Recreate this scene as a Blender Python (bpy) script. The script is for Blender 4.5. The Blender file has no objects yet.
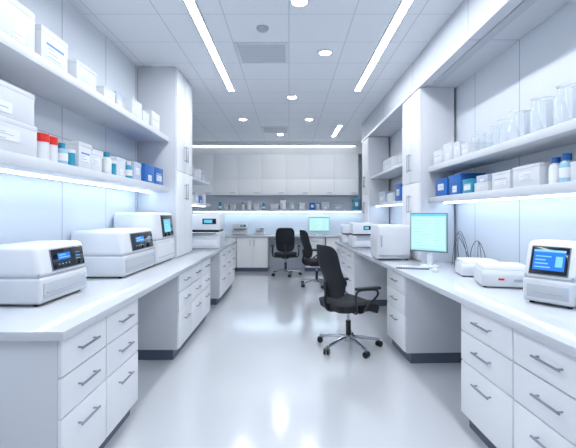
import bpy,bmesh,math,random
from mathutils import Vector,Matrix
random.seed(4)
SC=bpy.context.scene
COL=SC.collection
# ------------------------------------------------------------ materials
def mat(name,color,rough=0.5,metal=0.0,emit=None,es=0.0,alpha=1.0,var=0.008,spec=0.5,trans=0.0,scale=30.0,coat=0.0,ior=1.5):
    m=bpy.data.materials.new(name); m.use_nodes=True
    nt=m.node_tree; b=nt.nodes['Principled BSDF']
    b.inputs['Metallic'].default_value=metal
    b.inputs['Specular IOR Level'].default_value=spec
    b.inputs['Alpha'].default_value=alpha
    b.inputs['IOR'].default_value=ior
    b.inputs['Coat Weight'].default_value=coat; b.inputs['Coat Roughness'].default_value=.13; b.inputs['Coat IOR'].default_value=2.0
    b.inputs['Transmission Weight'].default_value=trans
    tc=nt.nodes.new('ShaderNodeTexCoord'); n=nt.nodes.new('ShaderNodeTexNoise')
    n.inputs['Scale'].default_value=scale; n.inputs['Detail'].default_value=3
    nt.links.new(tc.outputs['Object'],n.inputs['Vector'])
    r=nt.nodes.new('ShaderNodeMapRange'); r.inputs['To Min'].default_value=max(0,rough-var); r.inputs['To Max'].default_value=min(1,rough+var)
    nt.links.new(n.outputs['Fac'],r.inputs['Value']); nt.links.new(r.outputs['Result'],b.inputs['Roughness'])
    mx=nt.nodes.new('ShaderNodeMix'); mx.data_type='RGBA'
    c=list(color)+[1]
    mx.inputs[6].default_value=[x*0.99 for x in color]+[1]; mx.inputs[7].default_value=c
    nt.links.new(n.outputs['Fac'],mx.inputs[0]); nt.links.new(mx.outputs[2],b.inputs['Base Color'])
    if emit:
        b.inputs['Emission Color'].default_value=list(emit)+[1]; b.inputs['Emission Strength'].default_value=es
    return m
def gridmat(name,base,line,axes,rough=0.4,spec=0.5):
    m=mat(name,base,rough,spec=spec,scale=1.5); nt=m.node_tree; b=nt.nodes['Principled BSDF']
    src=b.inputs['Base Color'].links[0].from_socket
    g=nt.nodes.new('ShaderNodeNewGeometry'); s=nt.nodes.new('ShaderNodeSeparateXYZ')
    nt.links.new(g.outputs['Position'],s.inputs[0]); prev=None
    for ax,p,off,w in axes:
        a=nt.nodes.new('ShaderNodeMath'); a.operation='SUBTRACT'; a.inputs[1].default_value=off-w/2
        nt.links.new(s.outputs[ax],a.inputs[0])
        d=nt.nodes.new('ShaderNodeMath'); d.operation='DIVIDE'; d.inputs[1].default_value=p; nt.links.new(a.outputs[0],d.inputs[0])
        f=nt.nodes.new('ShaderNodeMath'); f.operation='FRACT'; nt.links.new(d.outputs[0],f.inputs[0])
        l=nt.nodes.new('ShaderNodeMath'); l.operation='LESS_THAN'; l.inputs[1].default_value=w/p; nt.links.new(f.outputs[0],l.inputs[0])
        if prev:
            q=nt.nodes.new('ShaderNodeMath'); q.operation='MAXIMUM'
            nt.links.new(prev.outputs[0],q.inputs[0]); nt.links.new(l.outputs[0],q.inputs[1]); prev=q
        else: prev=l
    mx=nt.nodes.new('ShaderNodeMix'); mx.data_type='RGBA'
    nt.links.new(prev.outputs[0],mx.inputs[0]); nt.links.new(src,mx.inputs[6]); mx.inputs[7].default_value=list(line)+[1]
    nt.links.new(mx.outputs[2],b.inputs['Base Color'])
    return m
WHITE=mat('white_laminate',(.70,.72,.765),.45)
WHITE2=mat('white_drawer_front',(.88,.89,.92),.38)
WALLC=mat('white_wall_cabinet_front',(.96,.97,.98),.4)
WALLCB=mat('white_wall_cabinet_body',(.86,.88,.91),.45)
CTOP=mat('white_counter_surface',(.63,.65,.69),.12,spec=.8)
SHELFM=mat('white_shelf_board',(.70,.73,.775),.35)
DEV=mat('device_plastic',(.70,.72,.76),.34)
DEVL=mat('device_light_plastic',(.80,.815,.85),.33)
DEVP=mat('device_front_shade_grey',(.54,.57,.62),.35)  # shade on the aisle-facing fronts, put into the door colour
DEVM=mat('device_mid_grey',(.46,.49,.55),.4)
DEVG=mat('device_grey',(.18,.21,.26),.4)
DARKP=mat('plinth_grey',(.09,.115,.165),.4)
BLACK=mat('black_plastic',(.010,.012,.018),.35)
BLKF=mat('black_fabric',(.008,.010,.016),.75,scale=60)
GLOSSB=mat('black_glass',(.01,.013,.02),.08)
STEEL=mat('brushed_steel',(.38,.41,.46),.3,metal=1)
CHROME=mat('grey_metal',(.5,.53,.58),.25,metal=1)
LAMP=mat('lamp_diffuser',(1,1,1),.5,emit=(.93,.965,1),es=37)
LAMPC=mat('cove_diffuser',(1,1,1),.5,emit=(.90,.95,1),es=4)
LAMP2=mat('downlight_lens',(1,1,1),.5,emit=(1,.98,.95),es=20)
LAMP3=mat('downlight_lens_strong',(1,1,1),.5,emit=(.97,.98,1),es=140)
LED=mat('led_strip',(1,1,1),.5,emit=(.65,.81,1),es=12.5)
LEDB=mat('led_strip_end',(1,1,1),.5,emit=(.68,.84,1),es=10)
SCR=mat('screen_cyan',(.1,.3,.4),.2,emit=(.08,.36,.46),es=.85)
SCRL=mat('screen_light',(.1,.3,.4),.2,emit=(.40,.74,.68),es=.75)
SCRW=mat('screen_white',(.1,.3,.4),.2,emit=(.58,.86,.76),es=.8)
SCRG=mat('screen_green',(.1,.3,.2),.2,emit=(.16,.48,.44),es=.8)
SCRB=mat('screen_blue',(.02,.1,.4),.15,emit=(.01,.16,.60),es=.75)
SCRC=mat('screen_pale_blue',(.1,.3,.6),.15,emit=(.20,.50,.80),es=.8)
CARD=mat('white_carton',(.70,.725,.77),.6)
CARD2=mat('pale_blue_carton',(.50,.57,.69),.6)
BLUE=mat('blue_carton',(.013,.14,.48),.4)
TEAL=mat('teal_plastic',(.02,.30,.46),.3)
RED=mat('red_plastic',(.72,.02,.015),.35)
LBL=mat('printed_paper',(.82,.84,.87),.6)
INK=mat('grey_ink',(.42,.48,.58),.6)
INKB=mat('blue_ink',(.15,.30,.60),.6)
BOT=mat('white_bottle',(.78,.80,.84),.35)
BOTB=mat('pale_blue_bottle',(.35,.58,.74),.25)
GLASS=mat('clear_glass',(.74,.85,.94),.04,alpha=.15,spec=1.0)
GLASSR=mat('glass_rim',(.90,.95,.98),.05,alpha=.6,spec=.9)
FLOOR=mat('polished_floor',(.70,.725,.765),.22,var=.01,spec=.7,scale=1.2,coat=1.0)
CEIL=gridmat('ceiling_tiles',(.79,.815,.86),(.57,.60,.66),[(0,.6,0,.010),(1,.6,4.28,.010)],.7)
WALL=gridmat('wall_panels',(.69,.73,.79),(.34,.39,.47),[(1,.8,.15,.011),(2,4,2.1,.006)],.4)
WALLB=mat('back_wall_paint',(.74,.80,.87),.4)
VENTM=gridmat('vent_louvres',(.55,.58,.635),(.42,.45,.51),[(1,.05,0,.014)],.5)
# ------------------------------------------------------------ mesh builder
class M:
    def __init__(s): s.bm=bmesh.new(); s.mats=[]
    def _m(s,tb,m,mx=None):
        if mx is not None: tb.transform(mx)
        if m not in s.mats: s.mats.append(m)
        i=s.mats.index(m)
        bmesh.ops.recalc_face_normals(tb,faces=tb.faces)
        for f in tb.faces: f.material_index=i; f.smooth=True
        me=bpy.data.meshes.new('t'); tb.to_mesh(me); s.bm.from_mesh(me); bpy.data.meshes.remove(me); tb.free()
        return s
    def box(s,c,size,m,bev=0,seg=2,rot=None):
        tb=bmesh.new(); bmesh.ops.create_cube(tb,size=1)
        bmesh.ops.scale(tb,vec=size,verts=tb.verts)
        if bev>0: bmesh.ops.bevel(tb,geom=list(tb.edges),offset=bev,segments=seg,affect='EDGES',profile=.5)
        mx=Matrix.Translation(c)
        if rot: mx=mx@Matrix.Rotation(rot[1],4,rot[0])
        return s._m(tb,m,mx)
    def b(s,x0,x1,y0,y1,z0,z1,m,bev=0,seg=2):
        return s.box(((x0+x1)/2,(y0+y1)/2,(z0+z1)/2),(abs(x1-x0),abs(y1-y0),abs(z1-z0)),m,bev,seg)
    def cyl(s,p0,p1,r0,m,r1=None,seg=20):
        r1=r0 if r1 is None else r1
        p0=Vector(p0);p1=Vector(p1);d=p1-p0
        tb=bmesh.new(); bmesh.ops.create_cone(tb,cap_ends=True,segments=seg,radius1=r0,radius2=r1,depth=d.length)
        mx=Matrix.Translation((p0+p1)/2)@d.to_track_quat('Z','Y').to_matrix().to_4x4()
        return s._m(tb,m,mx)
    def lathe(s,prof,m,seg=20,at=(0,0,0)):
        tb=bmesh.new(); rings=[]
        for r,z in prof:
            if r<1e-5: rings.append([tb.verts.new((0,0,z))])
            else: rings.append([tb.verts.new((r*math.cos(2*math.pi*i/seg),r*math.sin(2*math.pi*i/seg),z)) for i in range(seg)])
        for a,b in zip(rings,rings[1:]):
            for i in range(seg):
                j=(i+1)%seg
                if len(a)==1 and len(b)>1: tb.faces.new((a[0],b[i],b[j]))
                elif len(b)==1 and len(a)>1: tb.faces.new((a[i],a[j],b[0]))
                elif len(a)>1: tb.faces.new((a[i],a[j],b[j],b[i]))
        return s._m(tb,m,Matrix.Translation(at))
    def prism(s,poly,x0,x1,m,bev=0,seg=2):   # poly in (y,z), extruded along x
        tb=bmesh.new()
        v=[tb.verts.new((x0,y,z)) for y,z in poly]; f=tb.faces.new(v)
        r=bmesh.ops.extrude_face_region(tb,geom=[f])
        bmesh.ops.translate(tb,vec=(x1-x0,0,0),verts=[e for e in r['geom'] if isinstance(e,bmesh.types.BMVert)])
        bmesh.ops.recalc_face_normals(tb,faces=tb.faces)
        if bev>0: bmesh.ops.bevel(tb,geom=list(tb.edges),offset=bev,segments=seg,affect='EDGES',profile=.5)
        return s._m(tb,m)
    def plan(s,poly,z0,z1,m,bev=0):   # poly in (x,y), extruded along z
        tb=bmesh.new()
        v=[tb.verts.new((x,y,z0)) for x,y in poly]; f=tb.faces.new(v)
        r=bmesh.ops.extrude_face_region(tb,geom=[f])
        bmesh.ops.translate(tb,vec=(0,0,z1-z0),verts=[e for e in r['geom'] if isinstance(e,bmesh.types.BMVert)])
        bmesh.ops.recalc_face_normals(tb,faces=tb.faces)
        if bev>0: bmesh.ops.bevel(tb,geom=list(tb.edges),offset=bev,segments=2,affect='EDGES',profile=.5)
        return s._m(tb,m)
    def tube(s,pts,r,m,seg=10):
        # Catmull-Rom resample then sweep
        P=[Vector(p) for p in pts]; Q=[]
        E=[P[0]*2-P[1]]+P+[P[-1]*2-P[-2]]
        for i in range(1,len(E)-2):
            for k in range(6):
                t=k/6; a,b,c,d=E[i-1],E[i],E[i+1],E[i+2]
                Q.append(.5*((2*b)+(c-a)*t+(2*a-5*b+4*c-d)*t*t+(3*b-a-3*c+d)*t**3))
        Q.append(P[-1])
        tb=bmesh.new(); rings=[]; up=Vector((.13,.31,.94)).normalized()
        for i,q in enumerate(Q):
            t=(Q[min(i+1,len(Q)-1)]-Q[max(i-1,0)]).normalized()
            n=up-t*up.dot(t)
            if n.length<1e-3: n=t.orthogonal()
            n.normalize(); up=n; bn=t.cross(n)
            rings.append([tb.verts.new(q+n*r*math.cos(2*math.pi*j/seg)+bn*r*math.sin(2*math.pi*j/seg)) for j in range(seg)])
        for a,b in zip(rings,rings[1:]):
            for j in range(seg): tb.faces.new((a[j],a[(j+1)%seg],b[(j+1)%seg],b[j]))
        tb.faces.new(rings[0]); tb.faces.new(rings[-1][::-1])
        return s._m(tb,m)
    def obj(s,name,parent=None,label=None,loc=(0,0,0),rz=0,cat=None,group=None,structure=False,ang=25):
        for e in s.bm.edges:
            if len(e.link_faces)==2 and e.calc_face_angle(0)>math.radians(ang): e.smooth=False
        me=bpy.data.meshes.new(name); s.bm.to_mesh(me); s.bm.free()
        for m in s.mats: me.materials.append(m)
        o=bpy.data.objects.new(name,me); COL.objects.link(o)
        o.location=loc; o.rotation_euler=(0,0,rz)
        if parent: o.parent=parent
        if label: o['label']=label
        if cat: o['category']=cat
        if group: o['group']=group
        if structure: o['kind']='structure'
        return o
def thing(name,label,cat,loc,rz=0,group=None):
    e=bpy.data.objects.new(name,None); e.empty_display_size=.1; COL.objects.link(e)
    e.location=loc; e.rotation_euler=(0,0,rz); e['label']=label; e['category']=cat
    if group: e['group']=group
    return e
def dup(src,loc,rz=None,label=None,group=None):
    def rec(o,par):
        n=o.copy(); COL.objects.link(n)
        if par: n.parent=par
        for c in list(o.children): rec(c,n)
        return n
    n=rec(src,None); n.location=loc
    if rz is not None: n.rotation_euler=(0,0,rz)
    if label: n['label']=label
    if group: n['group']=group
    return n
L90=math.radians(90); R90=-math.radians(90)
SL=.045; SLA=math.atan(SL)
def ex(y): return 1.2-SL*(y-1.65)      # edge of the worktop beside the desks
CH=3.3; CT=.905; WL=-1.9; WR=1.93; YB=10.6
# ------------------------------------------------------------ structure
M().b(-2.8,2.1,-2.5,YB+.1,-.1,0,FLOOR).obj('floor',structure=True)
M().b(-2.8,2.1,-2.5,YB+.1,CH,CH+.1,CEIL).obj('ceiling',structure=True)
M().b(-2.8,WL,-2.5,7.6,0,CH,WALL).obj('wall_left',structure=True)
M().b(-2.8,-2.6,7.6,YB,0,CH,WALL).obj('wall_recess',structure=True)
M().b(WR,2.1,-2.5,YB,0,CH,WALL).obj('wall_right',structure=True)
M().b(-2.8,2.1,YB,YB+.1,0,CH,WALLB).obj('wall_back',structure=True)
SOF=gridmat('soffit_paint',(.60,.63,.685),(.36,.40,.47),[(1,1.5,.35,.012)],.75,spec=.2)
M().b(1.5,WR,-2.5,8.25,2.92,CH,SOF).obj('trim_1',structure=True)
M().b(1.60,1.68,-2.5,4.55,2.908,2.92,DEVM).obj('trim_2',structure=True)
M().b(-2.6,WR,10.27,YB,2.985,CH,WALLC).obj('trim_3',structure=True)
M().b(1.488,1.5,-2.5,8.25,2.915,2.955,WHITE2).obj('trim_4',structure=True)
# ------------------------------------------------------------ ceiling fixtures
def strip(x,y0,y1,label,z=CH):
    w=.038
    e=thing('ceiling_light_strip',label,'ceiling light',(x,(y0+y1)/2,z),group='linear ceiling lights')
    h=(y1-y0)/2
    M().b(-w,w,-h,h,-.012,-.003,LAMP).obj('diffuser',e)
    f=M()
    f.b(-w-.014,-w,-h-.014,h+.014,-.016,0,WHITE); f.b(w,w+.014,-h-.014,h+.014,-.016,0,WHITE)
    f.b(-w,w,h,h+.014,-.016,0,WHITE); f.b(-w,w,-h-.014,-h,-.016,0,WHITE); f.obj('frame',e)
strip(-.855,-.5,5.95,'long recessed white linear light set along the ceiling tiles')
strip(1.017,-.5,5.95,'long recessed white linear light set along the ceiling tiles')
strip(1.06,8.3,9.5,'short recessed linear light near the wall cabinets')
e=thing('cove_light_strip','thin bright horizontal strip light above the wall cabinets','ceiling light',(-.42,10.27,3.19))
M().b(-2.1,2.1,-.03,-.0,-.009,.009,LAMPC).obj('diffuser',e)
M().b(-2.12,2.12,-.034,0,.009,.016,WALLCB).obj('frame',e)
def downlight(x,y,lit=True):
    e=thing('recessed_downlight' if lit else 'smoke_detector','round white recessed downlight, lit' if lit else 'small round grey smoke detector on a ceiling tile','ceiling light' if lit else 'smoke detector',(x,y,CH),group='round ceiling downlights' if lit else None)
    if lit:
        M().lathe([(.065,-.001),(.09,-.001),(.09,-.012),(.068,-.014),(.065,-.001)],WHITE,28).obj('trim_ring',e)
        M().lathe([(0,-.006),(.062,-.006),(.062,-.002),(0,-.002)],LAMP3 if y>6 else LAMP2,28).obj('lens',e)
    else:
        M().lathe([(0,-.001),(.06,-.001),(.06,-.012),(.045,-.03),(0,-.034)],DEVM,28).obj('housing',e)
for p in [(.09,3.45),(.41,4.55),(.05,6.3),(.39,7.8),(-.9,7.8),(-.2,9.3)]: downlight(*p)  # extra far downlights added to brighten the end-wall cabinets
downlight(-.26,3.95,False)
for (x0,x1,y0,y1) in [(-.59,-.01,4.29,4.87),(-.59,-.01,8.49,9.07)]:
    e=thing('air_vent','pale grey louvred square air vent set in the ceiling','air vent',((x0+x1)/2,(y0+y1)/2,CH),group='ceiling air vents')
    w=(x1-x0)/2
    M().b(-w+.03,w-.03,-w+.03,w-.03,-.008,-.002,VENTM).obj('louvres',e)
    f=M()
    f.b(-w,w,-w,-w+.03,-.012,0,DEV).b(-w,w,w-.03,w,-.012,0,DEV).b(-w,-w+.03,-w+.03,w-.03,-.012,0,DEV).b(w-.03,w,-w+.03,w-.03,-.012,0,DEV)
    f.obj('frame',e)
# ------------------------------------------------------------ base cabinets
_hc={}
def handle(par,length,loc,vertical=False):
    k=(length,vertical)
    if k in _hc:
        o=_hc[k].copy(); COL.objects.link(o); o.parent=par; o.location=loc; return o
    m=M(); h=length/2
    if not vertical:
        m.b(-h,h,-.034,-.024,-.006,.006,STEEL,.003)
        for s in (-1,1): m.cyl((s*(h-.02),-.026,0),(s*(h-.02),0,0),.005,STEEL,seg=12)
    else:
        m.b(-.006,.006,-.034,-.024,-h,h,STEEL,.003)
        for s in (-1,1): m.cyl((0,-.026,s*(h-.02)),(0,0,s*(h-.02)),.005,STEEL,seg=12)
    o=m.obj('handle',par,'slim brushed steel bar handle',loc=loc); _hc[k]=o
    return o
def drawer_cabinet(w,d,loc,rz,label,rows=(.19,.20,.36),group='white drawer cabinets'):
    e=thing('drawer_cabinet',label,'cabinet',loc,rz,group)
    H=CT-.046
    M().b(-w/2,w/2,.02,d,.10,H,WHITE,.002).obj('body',e)
    M().b(-w/2+.002,w/2-.002,.06,d-.01,0,.10,DARKP).obj('plinth',e,'dark grey recessed plinth')
    z=H-.004
    for r in rows:
        zz=z-r+.008
        q=M().b(-w/2+.004,w/2-.004,-.0,.0195,-(z-zz)/2,(z-zz)/2,WHITE2,.002).obj('drawer',e,loc=(0,0,(z+zz)/2))
        off=(z-zz)/2-.085 if r<.3 else (z-zz)/2-.09
        handle(q,.20,(0,0,off))
        z-=r
    return e
def door_cabinet(w,d,loc,rz,label,h=CT-.046,doors=2,group='white base cabinets with doors'):
    e=thing('base_cabinet',label,'cabinet',loc,rz,group)
    M().b(-w/2,w/2,.02,d,.10,h,WALLCB,.002).obj('body',e)
    M().b(-w/2+.002,w/2-.002,.06,d-.01,0,.10,DARKP).obj('plinth',e,'dark grey recessed plinth')
    dw=w/doors
    for i in range(doors):
        x=-w/2+dw*(i+.5)
        q=M().b(-dw/2+.003,dw/2-.003,0,.0195,-(h-.11)/2,(h-.11)/2,WALLC,.002).obj('door',e,loc=(x,0,.105+(h-.11)/2))
        handle(q,.15,((dw/2-.05)*(1 if i%2==0 else -1),0,(h-.11)/2-.13),True)
    return e
LF=-1.10
lb='white drawer cabinet with three steel handles under the worktop'
ys=[(1.93,2.41),(2.41,2.92)]
for a,b in ys: drawer_cabinet(b-a-.002,.74,(LF,(a+b)/2,0),L90,lb)
for i in range(3): drawer_cabinet(.531,.74,(LF,4.0+.533*(i+.5),0),L90,lb)
for i in range(3): drawer_cabinet(.56,.74,(LF,6.4+.565*(i+.5),0),L90,lb)
for a,b in [(1.0,1.58),(1.58,2.157),(2.157,2.75),(3.9,4.5),(6.3,6.85),(6.85,7.4),(7.4,7.95)]:
    m=(a+b)/2; w=b-a-.002
    drawer_cabinet(w,.60,(ex(m)+.03,m,0),R90+SLA,lb)
# worktops
M().b(WL+.001,-1.07,1.90,8.13,CT-.045,CT,CTOP,.005).obj('worktop',cat='worktop',label='long continuous white worktop over drawer cabinets, holding analyzers',group='white laboratory worktops')
M().plan([(ex(.9),.9),(WR-.001,.9),(WR-.001,8.0),(ex(8),8.0)],CT-.045,CT,CTOP,.005).obj('worktop',cat='worktop',label='long continuous white worktop beside office chairs, holding a monitor',group='white laboratory worktops')
M().b(-2.59,WR-.001,9.97,YB-.001,CT-.045,CT,CTOP,.005).obj('worktop',cat='worktop',label='white worktop along the end wall under shelf lighting',group='white laboratory worktops')
lb2='white base cabinet with two doors along the end wall'
door_cabinet(.78,.55,(-.92,10.0,0),0,lb2); door_cabinet(.78,.55,(-1.72,10.0,0),0,lb2)
drawer_cabinet(.5,.55,(.65,10.0,0),0,'small white drawer cabinet beneath the end wall worktop'); door_cabinet(.78,.55,(1.32,10.0,0),0,lb2)
# ------------------------------------------------------------ tall cabinets
def tall(w,d,z0,z1,loc,rz,label):
    e=thing('tall_cabinet',label,'cabinet',loc,rz,'tall white storage cabinets')
    M().b(-w/2,w/2,.02,d,z0,z1,WHITE,.003).obj('body',e)
    split=z0+(z1-z0)*.46
    for (a,b) in [(z0+.02,split-.003),(split+.003,z1-.01)]:
        for sx in (-1,1):
            q=M().b(-w/4+.004,w/4-.004,0,.0195,-(b-a)/2,(b-a)/2,WHITE2,.003).obj('door',e,loc=(sx*w/4,0,(a+b)/2))
            handle(q,.22,(-sx*(w/4-.04),0,((b-a)/2-.25)*(1 if a<split-.1 else -1)),True)
    return e
tall(.8,.495,0,CH-CT-.002,(-1.4,5.4,CT),L90,'tall white cabinet standing on the worktop up to the ceiling')
tall(.7,.40,0,2.92-CT-.004,(1.5,4.95,CT),R90,'tall white cabinet standing on the worktop behind the monitor')
tall(.6,.40,0,2.92-CT-.004,(1.5,7.9,CT),R90,'tall white cabinet at the far end of the worktop')
# ------------------------------------------------------------ shelves
def shelf(x0,x1,y0,y1,z0,z1,label,led=None,ledx=None,lm=LED):
    e=thing('wall_shelf',label,'shelf',((x0+x1)/2,(y0+y1)/2,z0),group='white wall shelves')
    hx=(x1-x0)/2; hy=(y1-y0)/2
    M().b(-hx,hx,-hy,hy,0,z1-z0,SHELFM,.004).obj('board',e)
    if led:
        if ledx is None:
            M().b(-hx+.05,hx-.05,-.02,.02,-.012,-.001,lm).obj('light_strip',e,'glowing cool white strip under the shelf')
        else:
            M().b(ledx-.018,ledx+.018,-hy+.05,hy-.05,-.012,-.001,lm).obj('light_strip',e,'glowing cool white strip under the shelf')
shelf(WL+.001,-1.5,.8,4.995,2.36,2.42,'upper white wall shelf carrying white cartons')
shelf(WL+.001,-1.5,.8,4.995,1.73,1.80,'lower white wall shelf with a light strip underneath',True,-.02)
shelf(1.6,WR-.001,.8,4.595,1.94,2.0,'upper white wall shelf carrying glassware')
shelf(1.6,WR-.001,.8,4.595,1.59,1.65,'lower white wall shelf with a light strip underneath',True,.01)
shelf(WL+.001,-1.5,5.81,7.58,2.00,2.04,'white wall shelf beside the tall cabinet')
shelf(WL+.001,-1.5,5.81,7.58,1.60,1.64,'white wall shelf with a light strip beside the tall cabinet',True,.1)
shelf(1.55,WR-.001,5.305,7.595,2.12,2.16,'white wall shelf between two tall cabinets')
shelf(1.55,WR-.001,5.305,7.595,1.60,1.64,'white wall shelf with a light strip between tall cabinets',True,-.08)
shelf(-2.55,WR-.001,10.3,YB-.001,1.51,1.55,'long white shelf with lit underside along the end wall',True,None,LEDB)
# wall cabinets on the end wall
def wallcab(w,loc):
    e=thing('wall_cabinet','white two-door wall cabinet above the end shelf','cabinet',loc,0,'white wall cabinets')
    M().b(-w/2,w/2,.012,.33,0,1.05,WALLCB,.001).obj('body',e)
    q=M().b(-w/2+.004,w/2-.004,0,.0115,0,.406,WALLC,.002).obj('door',e,loc=(0,0,.004))
    handle(q,.14,(w/2-.12,0,.05))
    M().b(-w/2+.004,w/2-.004,0,.0115,0,.628,WALLC,.002).obj('door',e,loc=(0,0,.418))
for i in range(7): wallcab(.619,(-2.25+.62*i,10.255,1.93))
# ------------------------------------------------------------ small things on shelves
_cn=[0]
def carton(x0,x1,y0,y1,z,h,side,m=CARD,label='white cardboard carton with a printed label on a shelf',group='cartons on the shelves',ink=INK):
    cx,cy=(x0+x1)/2,(y0+y1)/2; hx,hy=abs(x1-x0)/2,(y1-y0)/2
    e=thing('carton',label,'box',(cx,cy,z+.001),0,group)
    M().b(-hx,hx,-hy,hy,0,h,m,.003).obj('body',e)
    M().b(-hx-.0015,hx+.0015,-hy-.0015,hy+.0015,h*.84,h-.002,m,.001).obj('lid',e)
    _cn[0]+=1; st=_cn[0]%3
    for face in ('y','x'):
        l=M(); w=(hx if face=='y' else hy)*(1.3,1.0,.7)[st]
        za,zb=((.22,.66),(.34,.70),(.12,.44))[st]
        def put(a0,a1,d0,d1,z0,z1,mm):
            if face=='y': l.b(a0,a1,-hy-d1,-hy-d0,z0,z1,mm)
            else:
                p,q=side*(hx+d0),side*(hx+d1); l.b(min(p,q),max(p,q),a0,a1,z0,z1,mm)
        put(-w/2,w/2,.0005,.0028,h*za,h*zb,LBL)
        if st==0: put(-w/2,w/2,.0028,.0033,h*(zb-.10),h*(zb-.03),INKB if ink is INKB else DEVM)
        n=(3,4,2)[st]; step=(zb-za-.12)/n
        for k in range(n):
            zz=h*(za+.04+step*k)
            put(-w*.42,w*(.34-.2*((k+st)%3)),.0028,.0033,zz,zz+h*.018,ink)
        l.obj('printed_label',e,'pale paper label with rows of small print')
    return e
def bottle(x,y,z,h,r,m,cap,label,group='bottles on the shelves'):
    e=thing('reagent_bottle',label,'bottle',(x,y,z+.001),0,group)
    M().lathe([(0,0),(r*.92,0),(r,r*.1),(r,h*.62),(r*.85,h*.72),(r*.46,h*.78),(r*.46,h*.84),(0,h*.84)],m,20).obj('body',e)
    M().lathe([(r*.56,h*.79),(r*.62,h*.79),(r*.62,h),(0,h),(0,h*.85),(r*.56,h*.85),(r*.56,h*.79)],cap,20).obj('cap',e)
    M().lathe([(r*1.01,h*.18),(r*1.015,h*.18),(r*1.015,h*.52),(r*1.01,h*.52)],LBL,20).obj('label_band',e)
def jar(x,y,z,h,r,m,label,lid=DEVM,lf=.8):
    e=thing('lidded_jar',label,'jar',(x,y,z+.001),0,'bottles on the shelves')
    M().lathe([(0,0),(r*.95,0),(r,r*.1),(r,h*lf),(0,h*lf)],m,20).obj('body',e)
    M().lathe([(0,h*lf),(r*1.05,h*lf),(r*1.05,h*.97),(r*.98,h),(0,h)],lid,20).obj('lid',e)
# left upper
xa,xb=-1.86,-1.53
zU=2.42
carton(xa,xb,1.80,2.10,zU,.25,1); carton(xa,-1.55,2.14,2.44,zU,.26,1,label='white carton with grey print on the upper shelf'); carton(xa,-1.56,2.52,2.82,zU,.24,1,ink=INKB,label='white carton with blue print on the upper shelf'); carton(xa,-1.56,2.94,3.24,zU,.18,1,label='white carton with grey print on the upper shelf')
carton(xa,-1.58,3.42,3.64,zU,.14,1); carton(xa,-1.58,3.66,3.80,zU,.17,1,CARD2,'pale blue carton on the upper shelf')
carton(xa,-1.56,3.98,4.24,zU,.20,1); carton(xa,-1.56,4.28,4.46,zU,.15,1); carton(xa,-1.56,4.54,4.82,zU,.22,1)
# left lower
zL=1.80
carton(xa,xb,1.8,2.43,zL,.19,1); carton(xa,-1.54,1.82,2.42,zL+.193,.19,1,label='white carton stacked on another carton',ink=INKB)
jar(-1.57,2.53,zL,.17,.047,BOT,'short white jar with a wide bright red lid',RED,.68); jar(-1.58,2.64,zL,.17,.047,BOT,'short white jar with a wide bright red lid',RED,.68)
bottle(-1.57,2.76,zL,.15,.04,BOTB,TEAL,'pale blue bottle with a teal cap'); jar(-1.57,2.86,zL,.12,.038,TEAL,'small teal jar with a white lid',BOT)
bottle(-1.72,2.80,zL,.20,.04,BOT,BOT,'plain white bottle behind smaller jars')
carton(xa,-1.55,2.95,3.14,zL,.20,1,label='white carton with blue print on the lower shelf',ink=INKB); carton(xa,-1.56,3.16,3.34,zL,.16,1)
bottle(-1.57,3.44,zL,.19,.04,BOT,TEAL,'white bottle with a teal cap'); jar(-1.57,3.54,zL,.13,.038,TEAL,'small teal jar with a white lid',BOT)
carton(xa,-1.56,3.62,3.82,zL,.18,1,label='white carton standing beside a teal jar')
carton(xa,-1.66,3.38,3.59,zL,.21,1,label='white carton standing behind bottles')
bottle(-1.57,3.90,zL,.17,.04,TEAL,BOT,'teal bottle with a white cap')
carton(xa,-1.56,4.02,4.22,zL,.19,1,CARD2,'pale blue carton on the lower shelf'); carton(xa,-1.54,4.27,4.58,zL,.20,1,BLUE,'blue carton on the lower shelf',ink=INKB); carton(xa,-1.54,4.6,4.88,zL,.20,1,BLUE,'blue carton on the lower shelf',ink=INKB)
# right lower
zR=1.65
carton(1.64,1.88,4.16,4.48,zR,.19,-1,BLUE,'blue carton on the lower shelf beside the tall cabinet',ink=INKB)
carton(1.64,1.88,3.82,4.10,zR,.20,-1,BLUE,'blue carton on the lower shelf',ink=INKB); carton(1.64,1.88,3.58,3.78,zR,.13,-1,TEAL,'teal carton on the lower shelf')
carton(1.64,1.88,3.30,3.54,zR,.08,-1,label='flat white carton on the lower shelf'); carton(1.65,1.88,3.32,3.52,zR+.083,.06,-1,CARD2,'flat pale blue carton stacked on a white carton')
carton(1.65,1.88,2.99,3.25,zR,.14,-1,label='small white carton on the lower shelf')
carton(1.64,1.89,2.62,2.93,zR,.15,-1)
bottle(1.69,2.53,zR,.17,.04,BOT,BLUE,'white bottle with a blue cap at the shelf end'); bottle(1.69,2.43,zR,.18,.04,BOTB,BLUE,'pale blue bottle with a blue cap at the shelf end')
carton(1.66,1.89,2.10,2.36,zR,.12,-1)
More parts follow.
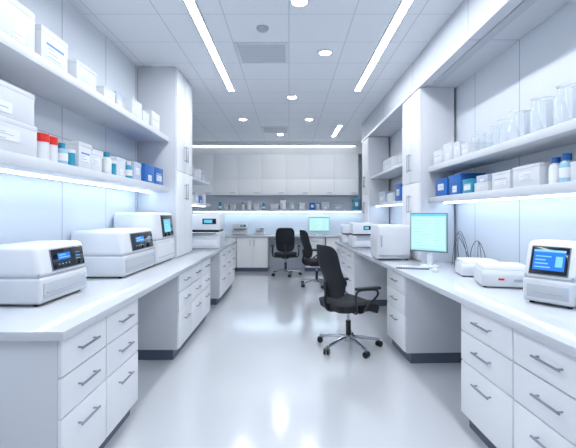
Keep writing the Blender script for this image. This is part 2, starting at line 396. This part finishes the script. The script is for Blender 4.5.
# right upper: glassware
def flask(x,y,z,h,r,label='clear conical glass flask on the upper shelf'):
    e=thing('glass_flask',label,'flask',(x,y,z+.001),0,'glassware on the upper shelf')
    t=.003
    M().lathe([(0,0),(r*.95,0),(r,r*.1),(r*.97,h*.14),(r*.42,h*.64),(r*.38,h*.95),(r*.38-t,h*.95),(r*.42-t,h*.64),(r*.97-t,h*.14),(r*.9,t*2),(0,t*2)],GLASS,28).obj('body',e)
    M().lathe([(r*.38-t,h*.96),(r*.40,h*.96),(r*.52,h*.985),(r*.50,h),(r*.38-t,h-.003),(r*.38-t,h*.96)],GLASSR,28).obj('rim',e)
def beaker(x,y,z,h,r,label='tall clear flared glass beaker on the upper shelf'):
    e=thing('glass_beaker',label,'beaker',(x,y,z+.001),0,'glassware on the upper shelf')
    t=.003
    M().lathe([(0,0),(r*.8,0),(r*.84,r*.1),(r*.9,h*.5),(r,h*.96),(r-t,h*.96),(r*.9-t,h*.5),(r*.84-t,r*.1+t),(r*.78,t*2),(0,t*2)],GLASS,28).obj('body',e)
    M().lathe([(r-t,h*.975),(r,h*.975),(r*1.08,h*.99),(r*1.08,h),(r-t,h-.002),(r-t,h*.975)],GLASSR,28).obj('rim',e)
def cylinder_glass(x,y,z,h,r):
    e=thing('measuring_cylinder','tall clear glass measuring cylinder on the upper shelf','glassware',(x,y,z+.001),0,'glassware on the upper shelf')
    M().lathe([(r,.015),(r,h*.97),(r*.88,h*.97),(r*.88,.02),(0,.02)],GLASS,20).obj('body',e)
    M().lathe([(0,0),(r*1.6,0),(r*1.6,.008),(r,.015),(0,.016)],GLASSR,20).obj('foot',e)
    M().lathe([(r*.88,h*.97),(r,h*.97),(r*1.15,h),(r*.88,h),(r*.88,h*.97)],GLASSR,20).obj('rim',e)
zG=2.0
for i in range(8): (flask if i%2==0 else beaker)(1.67,2.2+.13*i,zG,(.27,.22,.26,.23)[i%4]-.006*i,.054 if i%2==0 else .044)
for i in range(4): cylinder_glass(1.81,2.26+.26*i,zG,.28-.012*i,.022)
for i in range(4): beaker(1.67,3.24+.11*i,zG,(.17,.14)[i%2],.040,'short clear glass beaker on the upper shelf')
carton(1.64,1.88,3.66,3.80,zG,.12,-1,label='small white carton beside glass beakers'); carton(1.64,1.88,3.84,4.0,zG,.16,-1); carton(1.64,1.88,4.04,4.24,zG,.19,-1,label='white carton with grey print beside glassware')
carton(1.64,1.88,4.28,4.54,zG,.16,-1)
# far bays
for i in range(4):
    carton(-1.84,-1.56,6.35+.3*i,6.6+.3*i,1.64,.13+.04*(i%2),1,[CARD,CARD2,BLUE,CARD][i],['white carton','pale blue carton','blue carton','white carton'][i]+' on a far wall shelf')
    carton(-1.84,-1.58,6.35+.3*i,6.6+.3*i,2.04,.2-.03*(i%2),1,[CARD2,CARD,CARD,CARD2][i],['pale blue carton','white carton','white carton','pale blue carton'][i]+' on a far wall shelf')
carton(1.62,1.88,5.45,5.75,1.64,.2,-1,BLUE,'blue carton on the shelf between tall cabinets',ink=INKB)
carton(1.62,1.88,5.8,6.1,1.64,.26,-1,BLUE,'blue carton on the shelf between tall cabinets',ink=INKB)
carton(1.62,1.88,6.25,6.6,1.64,.15,-1); carton(1.62,1.88,6.8,7.2,1.64,.2,-1,CARD2,'pale blue carton on the shelf between tall cabinets')
carton(1.62,1.88,5.6,6.0,2.16,.18,-1); carton(1.62,1.88,6.3,6.9,2.16,.2,-1)
# end-wall shelf
x=-1.85; k=0
while x<1.42:
    w=random.choice([.08,.11,.14,.2])
    if k%3==0: bottle(x+.05,10.42,1.55,random.uniform(.17,.26),.05,random.choice([BOT,BOTB,TEAL]),random.choice([TEAL,BLUE,BOT]),'small bottle on the end wall shelf'); x+=.13
    else:
        mm,ll=random.choice([(CARD,'small white carton on the end wall shelf'),(CARD,'small white carton on the end wall shelf'),(CARD2,'small pale blue carton on the end wall shelf'),(BLUE,'small blue carton on the end wall shelf')])
        carton(x,x+w,10.34,10.52,1.55,random.uniform(.12,.26),-1,mm,ll); x+=w+.02
    x+=random.choice([.01,.04,.1]); k+=1
carton(1.67,1.83,10.34,10.52,1.55,.28,-1,TEAL,'teal carton at the end of the end wall shelf')
# ------------------------------------------------------------ analyzers
def analyzer(w,d,h,loc,rz,label,style=0):
    """front faces local -Y, origin base centre of the front"""
    e=thing('benchtop_analyzer',label,'lab instrument',(loc[0],loc[1],CT+.001),rz,'white benchtop analyzers')
    f=.015
    lip=h*(.46 if style!=2 else .40)
    sl=.034 if style!=2 else .075
    M().b(-w/2,w/2,0,d,f,lip+.004,DEV,.022,5).obj('lower_housing',e)
    poly=[(0.0,lip+.006),(sl,h),(d,h),(d,lip+.006)]
    M().prism(poly,-w/2,w/2,DEVL,.034,6).obj('upper_housing',e)
    M().b(-w/2+.010,w/2-.010,.014,d-.014,lip-.02,lip+.03,DEVM).obj('seam',e)
    M().prism([(-.005,f+.03),(-.005,lip-.03),(.01,lip-.03),(.01,f+.03)],-w/2+.03,w/2-.03,DEVP if style!=1 else DEVL,.004,3).obj('front_door',e,'lower front door in pale grey shade tone')  # DEVP doors carry the front's shade in their grey
    M().b(-w/2+.06,w/2-.06,-.010,-.003,f+.06,f+.067,DEVM,.002).obj('grip',e,'grey door grip')
    sx0,sx1={0:(-w*.26,w*.42),1:(-w*.18,w*.41),2:(-w*.36,w*.36)}[style]
    za,zb=lip+.034,h-.036
    k_=sl/(h-lip-.006)
    ya=(za-lip-.006)*k_; yb=(zb-lip-.006)*k_
    mid=Vector(((sx0+sx1)/2,(ya+yb)/2,(za+zb)/2)); L=math.hypot(yb-ya,zb-za); tilt=math.atan2(yb-ya,zb-za)
    bz=.010
    D=M(); D.box((0,0,0),(sx1-sx0,.016,L),GLOSSB,.006,3); D.box((0,.003,0),(sx1-sx0+bz,.014,L+bz),DEVG,.006,3)
    disp=D.obj('display_panel',e,'glossy black display panel in a grey bezel'); disp.location=mid-Vector((0,.002,0)); disp.rotation_euler=(-tilt,0,0)
    W=sx1-sx0
    S=M()
    if style==2:
        S.b(-W*.42,W*.42,-.0098,-.0084,-L*.36,L*.38,SCRB)
        S.b(-W*.42,W*.42,-.0106,-.0098,L*.30,L*.38,SCRC)
        for k in range(4): S.b(-W*.36,W*(.06-.07*(k%3)),-.0106,-.0098,-L*.27+k*L*.13,-L*.23+k*L*.13,SCRC)
        S.b(W*.18,W*.36,-.0106,-.0098,-L*.22,L*.16,SCRC)
    elif style==1:
        S.b(-W*.36,W*.24,-.0098,-.0084,-L*.30,L*.32,SCR)
        for k in range(4): S.b(-W*.30,W*(.15-.06*k),-.0106,-.0098,-L*.22+k*L*.13,-L*.19+k*L*.13,SCRC)
    else:
        S.b(-W*.34,W*.04,-.0098,-.0084,-L*.04,L*.28,SCRB)
        for k in range(2): S.b(-W*.30,W*(.0-.10*k),-.0106,-.0098,L*.04+k*L*.12,L*.08+k*L*.12,SCRC)
        for k in range(4): S.b(-W*.34+k*W*.10,-W*.31+k*W*.10,-.0098,-.0084,-L*.28,-L*.24,SCRC)
        for k in range(3): S.b(W*.22,W*.36,-.0098,-.0084,-L*.14+k*L*.16,-L*.12+k*L*.16,SCRC)
    S.obj('screen',disp,'lit blue readout')
    for sx in (-1,1):
        v=M(); xx=sx*(w/2+.0002)
        for k in range(5): v.b(xx-.0006,xx+.0006,d*.64,d*.84,h*.18+k*.014,h*.18+k*.014+.004,DEVP)
        v.obj('vent_slots',e,'pale grey vent slots')
    for sx in (-1,1):
        for yy_ in (.05,d-.05): M().cyl((sx*(w/2-.04),yy_,0),(sx*(w/2-.04),yy_,.03),.015,BLACK).obj('foot',e,'black rubber foot')
    M().cyl((w*.36,-.010,lip*.70),(w*.36,.0,lip*.70),.006,SCRC).obj('power_button',e,'small lit round button')
    return e
analyzer(.56,.38,.365,(-1.48,2.66),L90,'white benchtop analyzer with a black display panel')
analyzer(.80,.47,.41,(-1.41,3.82),L90,'wide white benchtop analyzer with a lit display between two others',0)
analyzer(.68,.47,.57,(-1.41,4.60),L90,'tall white benchtop analyzer beside the tall cabinet',1)
analyzer(.29,.28,.39,(1.56,2.42),math.radians(-55),'compact white analyzer with a tilted bright blue touchscreen',2)
# large printer
def printer(w,d,h,loc,rz,label,group=None):
    e=thing('laboratory_printer',label,'printer',(loc[0],loc[1],CT+.001),rz,group)
    M().b(-w/2,w/2,0,d,.01,h*.48,DEV,.012,3).obj('lower_body',e)
    M().b(-w/2+.01,w/2-.01,.03,d,h*.55,h,DEVL,.014,3).obj('upper_body',e)
    M().b(-w/2+.03,w/2-.03,.06,d-.02,h*.47,h*.56,BLACK).obj('paper_slot',e,'dark recessed paper slot')
    M().b(-w/2+.06,w/2-.06,-.05,.08,h*.44,h*.47,DEVG,.004).obj('output_tray',e)
    M().b(-w/2+.04,w/2-.04,-.006,.01,h*.08,h*.26,DEVL,.004).obj('paper_drawer',e)
    p=M(); p.b(w*.05,w*.4,.02,.035,h*.72,h*.88,GLOSSB,.003); p.b(w*.09,w*.3,.017,.021,h*.75,h*.85,SCR); p.obj('control_panel',e)
    return e
printer(.62,.55,.54,(-1.40,6.30),0,'large white laboratory printer with a dark paper slot')
printer(.34,.40,.40,(1.20,6.5),0,'white instrument with dark slot on the far worktop')
printer(.28,.35,.34,(1.12,7.35),0,'small white instrument at the end of the worktop')
printer(.38,.35,.30,(-1.25,10.1),0,'small white instrument on the end wall worktop')
printer(.25,.3,.2,(-.75,10.15),0,'small white instrument on the end wall worktop')
# plain cabinet-like instrument behind the monitor
e=thing('benchtop_incubator','plain white cabinet-like instrument beside the tall cabinet','lab instrument',(1.25,4.74,CT+.001))
M().b(-.2,.2,.02,.42,.015,.42,DEVL,.02,4).obj('housing',e)
q=M().b(-.185,.185,0,.02,.06,.40,DEVL,.008,3).obj('door',e)
M().b(-.165,-.150,-.03,.0,.16,.30,DEVM,.004).obj('handle',q,'grey vertical grip')
M().b(-.19,.19,.005,.02,.02,.052,DEVM,.003).obj('control_panel',e)
for sx in (-1,1):
    for y in (.06,.38): M().cyl((sx*.16,y,0),(sx*.16,y,.02),.015,BLACK).obj('foot',e,'black rubber foot')
# small box instruments
def smallbox(w,d,h,loc,rz,label,redl=False):
    e=thing('benchtop_centrifuge',label,'lab instrument',(loc[0],loc[1],CT+.001),rz)
    M().prism([(0,.01),(0,h*.60),(.02,h*.78),(d,h*.78),(d,.01)],-w/2,w/2,DEV,.012,4).obj('body',e)
    M().prism([(.02,h*.76),(.035,h),(d-.02,h),(d-.01,h*.76)],-w/2+.008,w/2-.008,DEVL,.012,4).obj('lid',e)
    M().b(w*.15,w*.35,-.002,.004,h*.30,h*.42,DEVM).obj('control_panel',e)
    for sx in (-1,1):
        for y in (.04,d-.04): M().cyl((sx*(w/2-.03),y,0),(sx*(w/2-.03),y,.02),.012,BLACK).obj('foot',e,'black rubber foot')
    if redl:
        M().b(-w*.16,-w*.04,-.004,0.002,h*.36,h*.44,RED).obj('warning_label',e,'small red warning label')
smallbox(.34,.30,.17,(1.62,2.98),math.radians(-14),'low white centrifuge with a red label beside the touchscreen analyzer',True)
smallbox(.32,.26,.15,(1.68,3.50),math.radians(-10),'low white centrifuge with dark cables behind it')
# cables
CBL=mat('cable_grey',(.06,.07,.09),.4)
def cable(pts,label='thin dark grey cable looping above the worktop'):
    M().tube(pts,.0030,CBL,8).obj('power_cable',None,label,cat='cable',group='dark cables behind the centrifuges')
z=CT+.006
cable([(1.72,4.02,z),(1.71,4.05,1.10),(1.73,4.08,1.22),(1.77,4.06,1.15),(1.81,4.03,1.02),(1.86,4.00,z)])
cable([(1.74,4.20,z),(1.74,4.18,1.14),(1.78,4.17,1.28),(1.84,4.16,1.15),(1.88,4.15,z)])
cable([(1.76,4.32,z),(1.78,4.32,1.10),(1.81,4.32,1.24),(1.86,4.32,1.22),(1.91,4.32,1.06),(1.91,4.32,z)])
cable([(1.86,3.93,z),(1.86,3.94,1.08),(1.88,3.96,1.19),(1.91,3.98,1.05),(1.91,3.98,z)])
cable([(1.76,3.90,z),(1.77,3.88,1.12),(1.82,3.86,1.20),(1.87,3.84,1.10),(1.905,3.83,z)])
# ------------------------------------------------------------ monitors
def monitor(w,h,loc,rz,label,z0=.11,frame=DEVM,fl='slim grey screen frame'):
    e=thing('computer_monitor',label,'monitor',(loc[0],loc[1],CT+.001),rz)
    M().b(-w/2,w/2,0,.03,z0,z0+h,frame,.006,3).obj('bezel',e,fl)
    g=.010
    S=M(); S.b(-w/2+g,w/2-g,-.002,.001,z0+g+.006,z0+h-g,SCRL)
    X=lambda t:-w/2+g+t*(w-2*g); Z=lambda t:z0+g+.006+t*(h-2*g-.006)
    S.b(X(0),X(1),-.0028,-.002,Z(.95),Z(1),SCR)
    S.b(X(.04),X(.96),-.0028,-.002,Z(.06),Z(.90),SCRW)
    for k in range(10): S.b(X(.08),X(.56-.08*((k*3)%4)),-.0034,-.0028,Z(.12+.077*k),Z(.130+.077*k),SCRG)
    for k in range(10): S.b(X(.67),X(.90-.05*((k*2)%3)),-.0034,-.0028,Z(.12+.077*k),Z(.130+.077*k),SCRG)
    S.obj('screen',e,'bright pale green data display with fine lines')
    s=M(); s.box((0,.05,z0*.9),(.06,.03,z0*1.8),DEVL,.006); s.obj('stand_neck',e)
    M().lathe([(0,0),(.10,0),(.10,.006),(.09,.012),(0,.014)],DEVL,28,at=(0,.05,0)).obj('stand_base',e,'round pale base')
monitor(.40,.41,(1.46,4.20),math.radians(-42),'slim framed monitor with a pale green display',.155,DEVG,'slim dark grey screen frame')
monitor(.54,.38,(.77,10.2),0,'monitor with a cyan display on the end wall worktop',.09)
# keyboard + mouse
e=thing('keyboard','slim white keyboard lying beside the monitor base','keyboard',(1.26,4.08,CT+.001),math.radians(-16))
M().b(-.16,.16,-.07,.07,0,.014,DEVG,.004).obj('case',e,'dark grey keyboard case')
kk=M()
for r in range(5):
    for c in range(13): kk.b(-.153+.0237*c,-.153+.0237*c+.0195,-.062+.0252*r,-.062+.0252*r+.021,.014,.020,DEVL,.002,1)
o=kk.obj('keys',e,'rows of pale keys'); o['kind']='stuff'
e=thing('computer_mouse','small white computer mouse beside the keyboard','mouse',(1.40,3.84,CT+.001),math.radians(-20))
m=M(); m.lathe([(0,0),(.03,0),(.034,.008),(.03,.022),(.016,.032),(0,.034)],DEV,20); o=m.obj('shell',e); o.scale=(.9,1.5,1)
M().b(-.004,.004,-.035,-.018,.02,.031,DEVG,.002).obj('scroll_wheel',e)
# ------------------------------------------------------------ office chairs
def chair(loc,rz,label):
    e=thing('office_chair',label,'chair',loc,rz,'black office chairs')
    b=M(); R=.345
    b.lathe([(0,.075),(.05,.075),(.05,.12),(.035,.14),(0,.14)],CHROME,20)
    for k in range(5):
        a=2*math.pi*k/5+math.pi/2+.3
        c,s=math.cos(a),math.sin(a)
        b.tube([(c*.02,s*.02,.115),(c*.13,s*.13,.110),(c*.26,s*.26,.088),(c*R,s*R,.072)],.018,CHROME,10)
    b.obj('star_base',e,'five-arm grey metal base')
    for k in range(5):
        a=2*math.pi*k/5+math.pi/2+.3
        c,s=math.cos(a)*R,math.sin(a)*R
        w=M()
        tx,ty=-math.sin(a+.5),math.cos(a+.5)
        for sg in (-1,1):
            w.cyl((c+tx*.008*sg,s+ty*.008*sg,.032),(c+tx*.028*sg,s+ty*.028*sg,.032),.032,BLACK)
        w.cyl((c,s,.03),(c,s,.07),.009,CHROME); w.cyl((c-tx*.02,s-ty*.02,.03),(c+tx*.02,s+ty*.02,.03),.008,CHROME)
        w.obj('caster',e,'black twin-wheel caster')
    g=M(); g.cyl((0,0,.12),(0,0,.30),.028,BLACK); g.cyl((0,0,.30),(0,0,.43),.016,CHROME); g.obj('gas_lift',e,'black and chrome column')
    t=M(); t.b(-.08,.08,-.12,.14,.395,.435,BLACK,.012); t.tube([(.09,-.02,.42),(.17,-.03,.415),(.22,-.03,.405)],.006,BLACK); t.obj('tilt_mechanism',e)
    tb=bmesh.new(); N=16
    def sp(u,v,zo,sc=1):
        mxx=max(abs(u),abs(v)); 
        f=1 if mxx<1e-6 else mxx/((abs(u)**6+abs(v)**6)**(1/6))
        zz=.505+zo*(1-mxx**8)+.012*abs(u)**2*mxx-(.10*max(0,-v-.5)**2*2)
        return (u*f*.272*sc,v*f*.262*sc,zz)
    A=[[tb.verts.new(sp(-1+2*i/N,-1+2*j/N,.028)) for j in range(N+1)] for i in range(N+1)]
    B=[]
    for i in range(N+1):
        row=[];
        for j in range(N+1):
            p=sp(-1+2*i/N,-1+2*j/N,-.02,.95); row.append(tb.verts.new((p[0],p[1],p[2]-.066)))
        B.append(row)
    for i in range(N):
        for j in range(N):
            tb.faces.new((A[i][j],A[i+1][j],A[i+1][j+1],A[i][j+1])); tb.faces.new((B[i][j],B[i][j+1],B[i+1][j+1],B[i+1][j]))
    for i in range(N):
        tb.faces.new((A[i][0],B[i][0],B[i+1][0],A[i+1][0])); tb.faces.new((A[i+1][N],B[i+1][N],B[i][N],A[i][N]))
        tb.faces.new((A[0][i+1],B[0][i+1],B[0][i],A[0][i])); tb.faces.new((A[N][i],B[N][i],B[N][i+1],A[N][i+1]))
    m=M(); m._m(tb,BLKF); m.obj('seat',e,'thick black padded seat',ang=60)
    tb=bmesh.new(); NU,NV=16,18
    def bp(i,j,o):
        u=-1+2*i/NU; v=-1+2*j/NV
        mxx=max(abs(u),abs(v))
        f=1 if mxx<1e-6 else mxx/((abs(u)**5+abs(v)**5)**.2)
        uu,vv=u*f,v*f
        t=(vv+1)/2
        wid=.245-.03*t-.035*(1-t)**2
        y=.250+.085*t-.040*math.exp(-((t-.28)/.25)**2)-.055*(uu*uu)
        return (uu*wid, y+o*(1-.6*mxx**6), .57+.56*t)
    A=[[tb.verts.new(bp(i,j,-.020)) for j in range(NV+1)] for i in range(NU+1)]
    B=[[tb.verts.new(bp(i,j,.016)) for j in range(NV+1)] for i in range(NU+1)]
    for i in range(NU):
        for j in range(NV):
            tb.faces.new((A[i][j],A[i+1][j],A[i+1][j+1],A[i][j+1])); tb.faces.new((B[i][j],B[i][j+1],B[i+1][j+1],B[i+1][j]))
        tb.faces.new((A[i][0],B[i][0],B[i+1][0],A[i+1][0])); tb.faces.new((A[i+1][NV],B[i+1][NV],B[i][NV],A[i][NV]))
    for j in range(NV):
        tb.faces.new((A[0][j+1],B[0][j+1],B[0][j],A[0][j])); tb.faces.new((A[NU][j],B[NU][j],B[NU][j+1],A[NU][j+1]))
    m=M(); m._m(tb,BLKF); m.obj('backrest',e,'smooth curved black backrest',ang=60)
    s=M(); s.tube([(0,.10,.43),(0,.24,.435),(0,.295,.52),(0,.275,.62),(0,.295,.74)],.020,BLACK,12); s.obj('back_support',e)
    for sx in (-1,1):
        a=M()
        a.tube([(sx*.15,.06,.43),(sx*.28,.08,.44),(sx*.31,.10,.52),(sx*.31,.11,.62),(sx*.31,.07,.675),(sx*.31,-.05,.68),(sx*.31,-.15,.665),(sx*.31,-.155,.61),(sx*.305,-.06,.53),(sx*.28,.01,.445),(sx*.15,.02,.43)],.012,BLACK,10)
        a.box((sx*.31,-.04,.693),(.075,.29,.032),BLACK,.014,3); a.obj('armrest',e,'looped black armrest with a soft pad')
    return e
ch=chair((.65,4.38,0),math.radians(114),'black office chair with armrests on a grey metal base')
dup(ch,(.56,8.1,0),math.radians(108),'black office chair with armrests beside the far worktop')
dup(ch,(-.08,9.5,0),math.radians(178),'black office chair seen from behind at the end worktop')
# ------------------------------------------------------------ world, camera
w=bpy.data.worlds.new('w'); SC.world=w; w.use_nodes=True
w.node_tree.nodes['Background'].inputs[0].default_value=(.83,.90,1,1)
w.node_tree.nodes['Background'].inputs[1].default_value=.40
cam=bpy.data.cameras.new('cam'); co=bpy.data.objects.new('camera',cam); COL.objects.link(co)
co.location=(0,0,1.47); co.rotation_euler=(math.radians(90),0,0)
cam.lens=25; cam.sensor_width=36; cam.shift_x=-1/576; cam.shift_y=-11/576; cam.clip_end=50
SC.camera=co
SC.view_settings.view_transform='Standard'
SC.view_settings.exposure=.2
